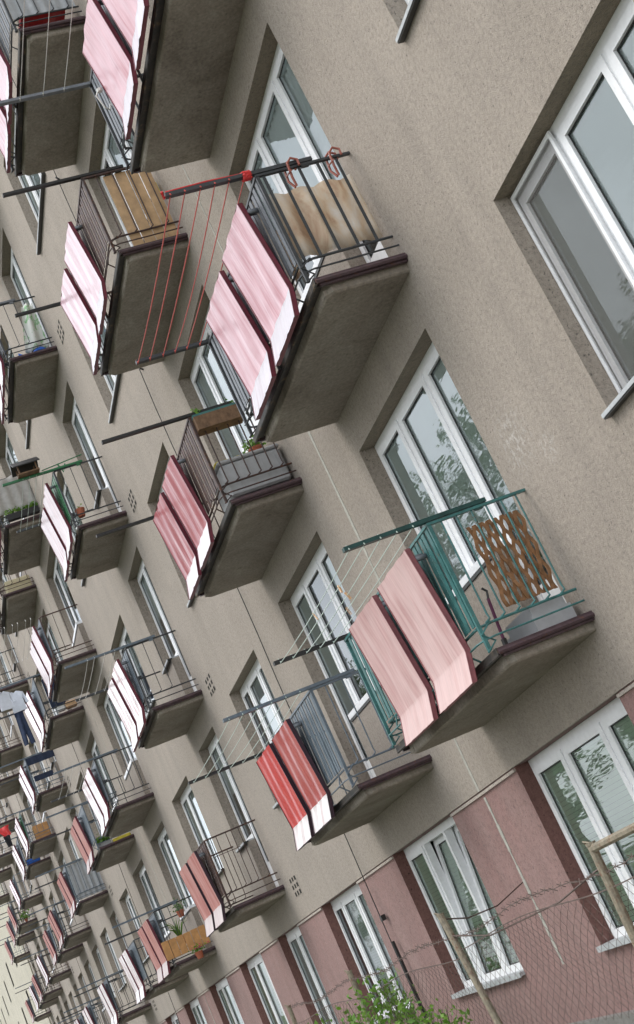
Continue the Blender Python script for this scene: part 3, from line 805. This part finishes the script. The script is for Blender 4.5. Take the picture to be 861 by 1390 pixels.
boards(bp_(3, 1), .02, .72, .31, 1.0, 6, 'greyboard', 'grey ribbed screen behind the railing of the topmost left balcony', wave=.006)
mb = MB(); mb.sheet(lambda u, v: (.12 + .25 * u, .1 + .5 * v, .46 + .03 * math.sin(v * 9) * u), 5, 10, 0, (0, 0, -.05))
thing('blanket', mb, M['redplastic'], bp_(3, 1), 'folded red blanket behind the grey ribbed screen of the topmost left balcony', 'blanket')
# hook of rope on R1
mb = MB(); mb.tube([(0, 0, 0), (.03, .04, -.05), (.06, .0, -.16), (.10, -.05, -.17), (.12, -.08, -.1)], .008, 5); mb.lathe((0, 0, -.02), [(.001, -.02), (.025, -.015), (.03, .01), (.001, .03)], 8)
thing('rope_hook', mb, M['whiteline'], bp_(2, 0) + Vector((1.9, .88, .62)), 'white rope hook dangling from the edge of the uppermost pink panel', 'rope')
# R3: bird house, terracotta pot
e = empty('bird_house', bp_(2, 2) + Vector((-.02, 1.10, 1.10))); tag(e, 'dark wooden bird house with pitched roof standing on the green line arm', 'bird house')
mb = MB(); mb.box(-.13, .13, -.16, .16, 0, .02)
for x in (-.11, .11):
    for y in (-.13, .13): mb.box(x - .01, x + .01, y - .01, y + .01, .02, .17)
mb.build('stand', M['oldwood'], e)
mb = MB()
for s in (-1, 1): mb.add([(s * .17, -.2, .13), (s * .17, .2, .13), (0, .2, .25), (0, -.2, .25), (s * .17, -.2, .115), (s * .17, .2, .115), (0, .2, .235), (0, -.2, .235)], [(0, 1, 2, 3), (4, 7, 6, 5), (0, 4, 5, 1), (0, 3, 7, 4), (1, 5, 6, 2)])
mb.build('roof', M['black'], e)
mb = MB(); mb.tube([(0, 0, 0), (0, .06, -.12), (0, .10, .02)], .012, 5); mb.tube([(0, -.28, .06), (0, .35, .0), ], .008, 5)
thing('wire_hanger', mb, M['green'], bp_(2, 2) + Vector((0, .55, 1.12)), 'green metal hook frame on the line arm beside the bird house', 'hook')
plant('potted_plant', bp_(2, 2) + Vector((.12, .58, .30)), 14, .03, .02, 'empty looking terracotta pot in the corner of the balcony with green slats', hgt=.03)
boards(bp_(0, 0, 1), .03, .84, .20, .52, 6, 'orangewood', 'scalloped orange wooden board screen around the low balcony at the bottom edge', x=-.04)
mb = MB()
for i in range(26):
    a = random.uniform(0, 6.28); l = random.uniform(.22, .42); t = random.uniform(.1, .9)
    mb.tube([(0, 0, .1), (math.cos(a) * l * t * .5, math.sin(a) * l * t * .5, .1 + l * .7), (math.cos(a) * l * t, math.sin(a) * l * t, .1 + l * (1 - .2 * t))], .012, 4, 0, .002)
e = empty('spiky_plant', bp_(0, 0, 1) + Vector((.2, .45, .36))); tag(e, 'spiky green yucca plant rising behind the orange wooden boards', 'plant')
mb.build('leaves', M['leafbright'], e)
mb = MB(); mb.lathe((0, 0, 0), [(.001, 0), (.07, 0), (.09, .14), (.001, .13)], 12); mb.build('pot', M['terracotta'], e)
plant('flowering_plant', bp_(0, 0, 1) + Vector((-.08, .30, .02)), 80, .07, .028, 'pink flowering plant below the orange wooden boards', hgt=.08, extra='petal')
plant('potted_plant', bp_(0, 0, 1) + Vector((1.4, .1, .9)), 90, .06, .03, 'dark green potted plant on the sill behind the orange wooden boards', leafm='leafdark', hgt=.14)
# S3: cloth, pot clutter
mb = MB(); mb.sheet(lambda u, v: (.14 + .05 * math.sin(u * 9) , .05 + .38 * u * (.45 + .55 * (1 - v)), .25 + .78 * v), 12, 10, 0, (.006, 0, 0))
thing('hanging_cloth', mb, M['pattern'], bp_(3, 2), 'white cloth patterned with green leaves hanging by the door of the upper left balcony', 'cloth', smooth=True)
mb = MB(); mb.sheet(lambda u, v: (.10 + .2 * u, .12 + .42 * v, .20 + .05 * math.sin(v * 7) + .03 * math.sin(u * 8)), 8, 10, 0, (0, 0, -.06))
thing('cloth_pile', mb, M['blue'], bp_(3, 2), 'blue pile of cloth at the foot of the patterned hanging cloth', 'cloth', smooth=True)
# S4: tarp and planter, dish
mb = MB(); mb.sheet(lambda u, v: (-.03 - .10 * v * (1 - v) - .015 * math.sin(u * 22), .0 + .74 * u, .34 + .78 * v - .14 * u * v), 30, 8, 0, (.004, 0, 0))
thing('tarpaulin', mb, M['tarp'], bp_(3, 0, 1), 'grey tarpaulin draped over the side railing of an upper balcony at the left edge', 'tarpaulin', smooth=True)
e = empty('planter_box', bp_(3, 0, 1) + Vector((-.14, .02, .16))); tag(e, 'dark planter box of low green plants under the grey tarpaulin', 'planter')
mb = MB(); mb.box(0, .12, 0, .62, 0, .12); mb.build('box', M['black'], e)
mb = MB(); mb.leaves(220, lambda: (.06 + random.gauss(0, .03), random.uniform(0, .62), .14 + abs(random.gauss(0, .04))), .03); mb.build('leaves', M['leafbright'], e)
mb = MB(); mb.lathe((0, 0, 0), [(.001, 0), (.12, .012), (.22, .045), (.30, .09), (.30, .096), (.21, .055), (.001, .012)], 22)
e = empty('satellite_dish', bp_(3, 0, 1) + Vector((-.45, .62, 1.12))); tag(e, 'white satellite dish mounted above the grey tarpaulin at the left edge', 'satellite dish')
o = mb.build('dish', M['dish'], e, smooth=True); o.rotation_euler = (R(-75), R(30), R(25)); o.location = (0, 0, .1)
mb = MB(); mb.tube([(.45, .0, -.06), (.2, .0, -.02), (0, 0, .05)], .014, 6); mb.tube([(0, 0, .05), (-.16, .22, .12)], .009, 5); mb.bevbox(-.19, -.13, .2, .26, .09, .15, .008); mb.build('mount', M['greydark'], e)
# R4-R5 clutter
mb = MB(); mb.bevbox(.05, .10, .28, .60, .3, .98, .02)
thing('ironing_board', mb, M['navy'], bp_(2, 1, 1) + Vector((.02, 0, 0)), 'navy covered ironing board folded on the balcony by the hanging laundry', 'ironing board')
mb = MB(); mb.bevbox(.03, .18, .08, .32, .20, .34, .02, 0); mb.bevbox(.03, .18, .33, .5, .2, .32, .02, 1)
thing('cleaning_bottles', mb, [M['orangepeg'], M['dish']], bp_(2, 1, 1), 'orange and white bottles on the balcony floor beside the navy ironing board', 'bottles')
mb = MB(); mb.bevbox(.04, .3, .05, .6, .14, .42, .02)
thing('cream_box', mb, M['creamy'], bp_(3, 1, 1) + Vector((0, 0, 0)), 'cream coloured box on the left edge balcony above the white shirts', 'box')
# laundry: shirts and trousers hanging off the far line of R5
def shirt(loc, rz, label, s=1.0):
    mb = MB()
    out = [(-.07, 0), (-.26, -.10), (-.34, -.46), (-.25, -.48), (-.20, -.22), (-.21, -.66), (.21, -.66), (.20, -.22), (.25, -.48), (.34, -.46), (.26, -.10), (.07, 0), (0, -.05)]
    k = len(out)
    f = [(x * s, .02 + .02 * math.sin(x * 30), z * s) for x, z in out]; g = [(x * s, -.02 + .02 * math.sin(x * 30), z * s) for x, z in out]
    tris = [(0, 1, 4), (1, 2, 3), (1, 3, 4), (4, 5, 12), (0, 4, 12), (5, 6, 12), (6, 7, 12), (7, 11, 12), (7, 10, 11), (7, 8, 10), (8, 9, 10)]
    mb.add(f + g, tris + [tuple(k + i for i in reversed(t)) for t in tris] + [(i, (i + 1) % k, k + (i + 1) % k, k + i) for i in range(k)])
    o = thing('shirt', mb, M['shirt'], loc, label, 'shirt', 'pale shirts on the line'); o.rotation_euler = (R(180) * 0, 0, rz); return o
LB = bp_(2, 1, 1)
shirt(LB + Vector((.12, 1.44, 1.04)), R(100), 'pale blue shirt pegged to a line, the one farther from the panels', .62)
shirt(LB + Vector((.45, 1.17, 1.04)), R(80), 'pale blue shirt pegged to a line, the one nearer the panels', .68)
mb = MB()
for s in (-1, 1):
    mb.sheet(lambda u, v: (s * (.02 + .07 * v) + (u - .5) * (.17 - .05 * v), .02 * math.sin(u * 5) + .02 * s * v, -.98 * v), 5, 8, 0, (0, .03, 0))
mb.box(-.12, .12, -.01, .035, -.14, .01)
o = thing('trousers', mb, M['jeans'], LB + Vector((.5, 1.22, .62)), 'dark blue trousers hanging below the pale shirts', 'trousers'); o.rotation_euler = (R(8), 0, R(85)); o.scale = (.8, .8, .8)
mb = MB(); mb.sheet(lambda u, v: (-.03 - .01 * math.sin(u * 20), .02 + .72 * u, .86 + .19 * v), 12, 4, 0, (.01, 0, 0)); mb.sheet(lambda u, v: (-.03, .20 + .5 * u, .42 + .14 * v), 12, 2, 0, (.01, 0, 0))
thing('rug', mb, M['navy'], bp_(2, 2, 1), 'navy striped rug folded over the side handrail of a far balcony', 'rug')
boards(bp_(1, 2, 1), .02, .72, .16, 1.03, 5, 'greyboard', 'tall grey corrugated screen on the side of a far balcony', wave=.012)
mb = MB(); mb.leaves(260, lambda: (random.gauss(.08, .05), random.uniform(.45, .74), .22 + abs(random.gauss(0, .07))), .035)
e = empty('balcony_plants', bp_(1, 1, 1) + Vector((0, 0, 0))); tag(e, 'low green balcony plants beside a yellow strip on a far balcony', 'plant'); mb.build('leaves', M['leafbright'], e)
mb = MB(); mb.bevbox(.02, .16, .45, .74, .125, .21, .01); mb.build('box', M['chest'], e)
mb = MB(); mb.bevbox(.01, .06, .04, .42, .125, .19, .008)
thing('yellow_box', mb, M['yellowc'], bp_(1, 1, 1), 'long yellow box lying beside the low green balcony plants', 'box')
mb = MB(); mb.sheet(lambda u, v: ((.34 * u - .17) * (1 - .35 * v) + .03 * math.sin(v * 5), .03 * math.sin(u * 6), -.30 * v), 6, 6, 0, (0, .03, 0)); mb.sheet(lambda u, v: ((.20 * u - .10) * (1 - .3 * v), .025 * math.sin(u * 7 + v * 4), -.28 - .34 * v), 6, 6, 1, (0, .04, 0))
o = thing('jacket', mb, [M['redplastic'], M['blackcloth']], bp_(2, 0, 2) + Vector((1.2, 1.22, 1.05)), 'red and black jacket hanging near a green slatted far balcony', 'jacket'); o.rotation_euler = (0, 0, R(70))
mb = MB(); mb.bevbox(.06, .4, .1, .55, .125, .55, .02); mb.build
thing('storage_box', mb, M['orangewood'], bp_(2, 0, 2), 'tan cardboard box on the far balcony with green slats', 'box')
mb = MB(); mb.bevbox(.0, .3, .3, .74, .125, .3, .03)
thing('storage_box', mb, M['blue'], bp_(2, 1, 2), 'bright blue plastic tub on the far balcony below the green slatted one', 'box')
plant('potted_plant', bp_(2, 0, 3) + Vector((.1, .4, .14)), 120, .12, .05, 'bushy pot plants on a small far balcony near the yellow building', hgt=.3)

# ------------------------------------------------------------------ fence, shrubs
fence = empty('chain_link_fence', (0, 1, GZ)); tag(fence, 'rusty chain link fence with leaning pipe posts and barbed wire by the pink wall', 'fence')
FO = Vector((0, -1, -GZ))
for (xa, za, xb) in ((-.63, -1.20, -.60), (2.38, -1.17, 1.95), (-3.7, -1.2, -3.7), (5.6, -1.25, 5.5), (8.8, -1.3, 8.75)):
    mb = MB(); mb.tube([(xa, 1, za), (xa * .6 + xb * .4, 1.01, za - .6), (xb, 1, GZ)], .027, 9); mb.tube([(xa, 1, za - .005), (xa, 1, za + .012)], .031, 9)
    mb.tube([(xa - .03, 1.0, za + .0), (xa + .02, 1.03, za + .03), (xa + .05, 1.0, za - .01)], .006, 5)
    o = mb.build('post', M['rustpipe'], fence); o.location = FO
mb = MB(); mb.tube([(-.63, 1, -1.225), (-2.1, 1.0, -1.22), (-3.7, 1, -1.21)], .026, 8); o = mb.build('top_rail', M['rustpipe'], fence); o.location = FO
mb = MB()
def ztop(x): return -1.43 - .025 * math.cos((x + .6) * 2.1) + (-.05 if x > 2.3 else 0)
px, pz = .052, .045
x = -3.7; 
nc = int((8.8 + 3.7) / px)
for i in range(nc):
    x = -3.7 + i * px; pts = []
    zt = ztop(x); nrow = 17
    for j in range(nrow):
        s = 1 if (j + i) % 2 else -1
        pts.append((x + s * px * .5 + .004 * math.sin(j * 3 + i), 1 + .02 * math.sin(x * 3 + j * .3), zt - j * pz))
    mb.tube(pts, .0016, 3, 0, None, False)
mb.tube([(-3.7 + t * .1, 1, ztop(-3.7 + t * .1)) for t in range(126)], .005, 4)
o = mb.build('wire_mesh', M['mesh'], fence); o.location = FO
mb = MB(); rr = random.Random(5)
for base in (-1.31, ):
    xs2 = [-3.7 + .12 * t for t in range(104)]
    pts = [(x, 1 + .015 * math.sin(x * 5), base - .03 + .025 * math.sin(x * 2.4) + .008 * rr.uniform(-1, 1)) for x in xs2]; mb.tube(pts, .004, 4)
    for p in pts:
        for s in (-1, 1): mb.tube([(p[0] - .02, p[1] + .015 * s, p[2] - .018), (p[0] + .02, p[1] - .015 * s, p[2] + .018)], .003, 3)
mb.tube([(2.38, 1, -1.2), (2.55, .75, -1.27), (2.8, .4, -1.28), (3.12, .0, -1.20)], .006, 5)
mb.tube([(-.63, 1, -1.33), (.4, .9, -1.42), (1.6, .98, -1.44), (2.38, 1, -1.33)], .006, 5)
o = mb.build('barbed_wire', M['mesh'], fence); o.location = FO

def shrub(loc, rx, ry, h, n, label, size=.05):
    e = empty('shrub', loc); tag(e, label, 'shrub', 'leafy shrubs at the foot of the wall')
    mb = MB(); lm = MB(); rr = random
    for i in range(26):
        a = rr.uniform(0, 6.28); q = math.sqrt(rr.random()); tx, ty = math.cos(a) * rx * q, math.sin(a) * ry * q; th = h * rr.uniform(.6, 1.02) * (1 - .25 * q)
        pts = [(tx * .15, ty * .15, 0), (tx * .6, ty * .6, th * .5), (tx, ty, th)]; mb.tube(pts, .012, 4, 0, .003)
        for j in range(n // 26):
            t = rr.uniform(.25, 1.03); w = .10 + .05 * (1 - t)
            c = Vector(pts[1]).lerp(Vector(pts[2]), (t - .5) * 2) if t > .5 else Vector(pts[0]).lerp(Vector(pts[1]), t * 2)
            lm.leaves(1, lambda: (c.x + rr.gauss(0, w * .7), c.y + rr.gauss(0, w * .7), c.z + rr.gauss(0, w * .4)), size)
    mb.build('stems', M['bark'], e); lm.build('leaves', M['leafbright'], e); return e
shrub((5.15, .95, GZ), .50, .40, 1.86, 3000, 'bright green shrub at the bottom edge, standing left of the cable pipe', .03)
shrub((3.35, 1.25, GZ), .60, .4, 1.60, 3400, 'bright green spreading shrub nearest the leaning fence post', .03)
shrub((7.6, .95, GZ), .75, .45, 1.72, 3000, 'bright green shrub farther along the pink wall', .042)

# ------------------------------------------------------------------ yellow building beyond
yb = empty('apartment_building', (66.5, 0, GZ)); tag(yb, 'pale yellow apartment building beyond the end of the beige block', 'building')
mb = MB(); rs = [(76 + i * 11, 77.5 + i * 11, r * H + .9, r * H + 2.4) for i in range(7) for r in range(-1, 4)]
holed_wall(mb, 66.5, 158, GZ, 13.2, rs, .05)
mb.quad((66.5, .05, GZ), (66.5, .05, 13.2), (66.5, -10, 13.2), (66.5, -10, GZ)); mb.quad((66.5, -.4, GZ), (158, -.4, GZ), (158, -.4, 13.2), (66.5, -.4, 13.2), 1); mb.quad((158, .05, GZ), (158, .05, 13.2), (158, -10, 13.2), (158, -10, GZ))
o = mb.build('wall', [M['yellow'], M['inside']], yb); o.location = (-66.5, 0, -GZ)
for (a, c, z0, z1) in rs:
    mb = MB(); ring(mb, a, c, z0, z1, .07, -.1, -.04); mb.box((a + c) / 2 - .04, (a + c) / 2 + .04, -.1, -.04, z0 + .07, z1 - .07)
    w = mb.build('window', M['pvc'], yb); w.location = (-66.5, 0, -GZ)
    mb = MB(); mb.quad((c - .07, -.07, z0 + .07), (a + .07, -.07, z0 + .07), (a + .07, -.07, z1 - .07), (c - .07, -.07, z1 - .07)); mb.build('glass', M['glass'], w)
mb = MB(); mb.box(66.7, 158.2, -10.2, .4, 13.2, 13.5); o = mb.build('roof', M['plinth'], yb); o.location = (-66.5, 0, -GZ)

# ------------------------------------------------------------------ trees across the street (seen in the panes)
def tree_mesh(seed, h):
    rr = random.Random(seed); t = MB(); lf = MB()
    t.tube([(0, 0, 0), (.1, .05, h * .25), (.0, .1, h * .5), (.1, 0, h * .8)], .26, 8, 0, .05)
    clumps = []
    for i in range(34):
        a = rr.uniform(0, 6.28); z = h * rr.uniform(.28, .95); rad = h * .27 * math.sin(min(1, (1.08 - z / h) * 1.55) * 1.57) * rr.uniform(.35, 1)
        p = Vector((math.cos(a) * rad, math.sin(a) * rad, z)); clumps.append((p, rr.uniform(.5, 1.0)))
        t.tube([(0, 0, z * .62), (p.x * .5, p.y * .5, z * .85), tuple(p)], .07, 5, 0, .015)
    random.seed(seed)
    for p, s in clumps:
        lf.leaves(105, lambda: (p.x + random.gauss(0, s * .62), p.y + random.gauss(0, s * .62), p.z + random.gauss(0, s * .42)), .15)
    return t.mesh('trunk', M['bark']), lf.mesh('crown', M['leafdark'])
tm = [tree_mesh(i, 14.6) for i in (1, 2, 3)]
for i in range(11):
    e = empty('tree', (2 + i * 6.2 + random.uniform(-1, 1), 13.5 + random.uniform(-1, 1.5), GZ)); e.rotation_euler = (0, 0, i * 1.3)
    s = random.uniform(.82, 1.08); e.scale = (s, s, s)
    tag(e, 'broadleaf tree across the street, mirrored in the lower window panes', 'tree', 'street trees mirrored in the panes')
    a, c_ = tm[i % 3]; link('trunk', a, e); link('crown', c_, e)

# ------------------------------------------------------------------ light
w = bpy.data.worlds.new('World'); scene.world = w; w.use_nodes = True; nt = w.node_tree
bg = nt.nodes['Background']
SE, SR = 52, 0
sky = nt.nodes.new('ShaderNodeTexSky'); sky.sky_type = 'NISHITA'; sky.sun_disc = False
sdir = Vector((.35, 1.0, 1.25)).normalized()      # towards the sun: out from the facade, slightly far end
sky.sun_elevation = math.asin(sdir.z); sky.sun_rotation = math.atan2(sdir.x, sdir.y)
sky.air_density = 1.0; sky.dust_density = 3.0; sky.ozone_density = 1.0
# overcast: desaturate the clear sky and lay a bright cloud sheet over it
hs = nt.nodes.new('ShaderNodeHueSaturation'); hs.inputs['Saturation'].default_value = .35
nt.links.new(sky.outputs[0], hs.inputs['Color'])
tc = nt.nodes.new('ShaderNodeTexCoord'); nz = nt.nodes.new('ShaderNodeTexNoise'); nz.inputs['Scale'].default_value = 2.2; nz.inputs['Detail'].default_value = 6
mp = nt.nodes.new('ShaderNodeMapping'); mp.inputs['Scale'].default_value = (1, 1, 2.5); nt.links.new(tc.outputs['Generated'], mp.inputs['Vector']); nt.links.new(mp.outputs[0], nz.inputs['Vector'])
rp = nt.nodes.new('ShaderNodeValToRGB'); rp.color_ramp.elements[0].position = .38; rp.color_ramp.elements[0].color = (.25, .25, .25, 1); rp.color_ramp.elements[1].position = .62; rp.color_ramp.elements[1].color = (.9, .9, .9, 1)
nt.links.new(nz.outputs['Fac'], rp.inputs['Fac'])
mx = nt.nodes.new('ShaderNodeMix'); mx.data_type = 'RGBA'; nt.links.new(rp.outputs['Color'], mx.inputs[0]); nt.links.new(hs.outputs[0], mx.inputs[6]); mx.inputs[7].default_value = (13.0, 13.4, 14.2, 1)
nt.links.new(mx.outputs[2], bg.inputs['Color']); bg.inputs['Strength'].default_value = .13
sd = bpy.data.lights.new('sun', 'SUN'); sd.energy = .75; sd.angle = R(22); sd.color = (1, .95, .88)
so = bpy.data.objects.new('sun', sd); COL.objects.link(so); so.rotation_euler = sdir.to_track_quat('Z', 'Y').to_euler(); so.location = (0, 20, 30)

# ------------------------------------------------------------------ camera
cd = bpy.data.cameras.new('camera'); cam = bpy.data.objects.new('camera', cd); COL.objects.link(cam); scene.camera = cam
r0 = Vector((-0.20211583, -0.8913237, -0.40582169)); r1 = Vector((0.40934849, 0.29955614, -0.8618004)); r2 = Vector((0.88970951, -0.340306, 0.30431697))
mw = Matrix.Identity(4)
for i in range(3): mw[i][0] = r0[i]; mw[i][1] = -r1[i]; mw[i][2] = -r2[i]
mw.translation = (-8.4423, 4.5436, -1.2937); cam.matrix_world = mw
cd.sensor_fit = 'HORIZONTAL'; cd.sensor_width = 36; cd.lens = 1975.9474 / 861 * 36
cd.shift_x = 0; cd.shift_y = -45 / 861
cd.clip_start = .1; cd.clip_end = 2000
scene.render.resolution_x = 634; scene.render.resolution_y = 1024
scene.view_settings.view_transform = 'Standard'; scene.view_settings.look = 'None'; scene.view_settings.gamma = 1; scene.view_settings.exposure = .48
scene.render.engine = 'CYCLES'
scene.cycles.transparent_max_bounces = 12
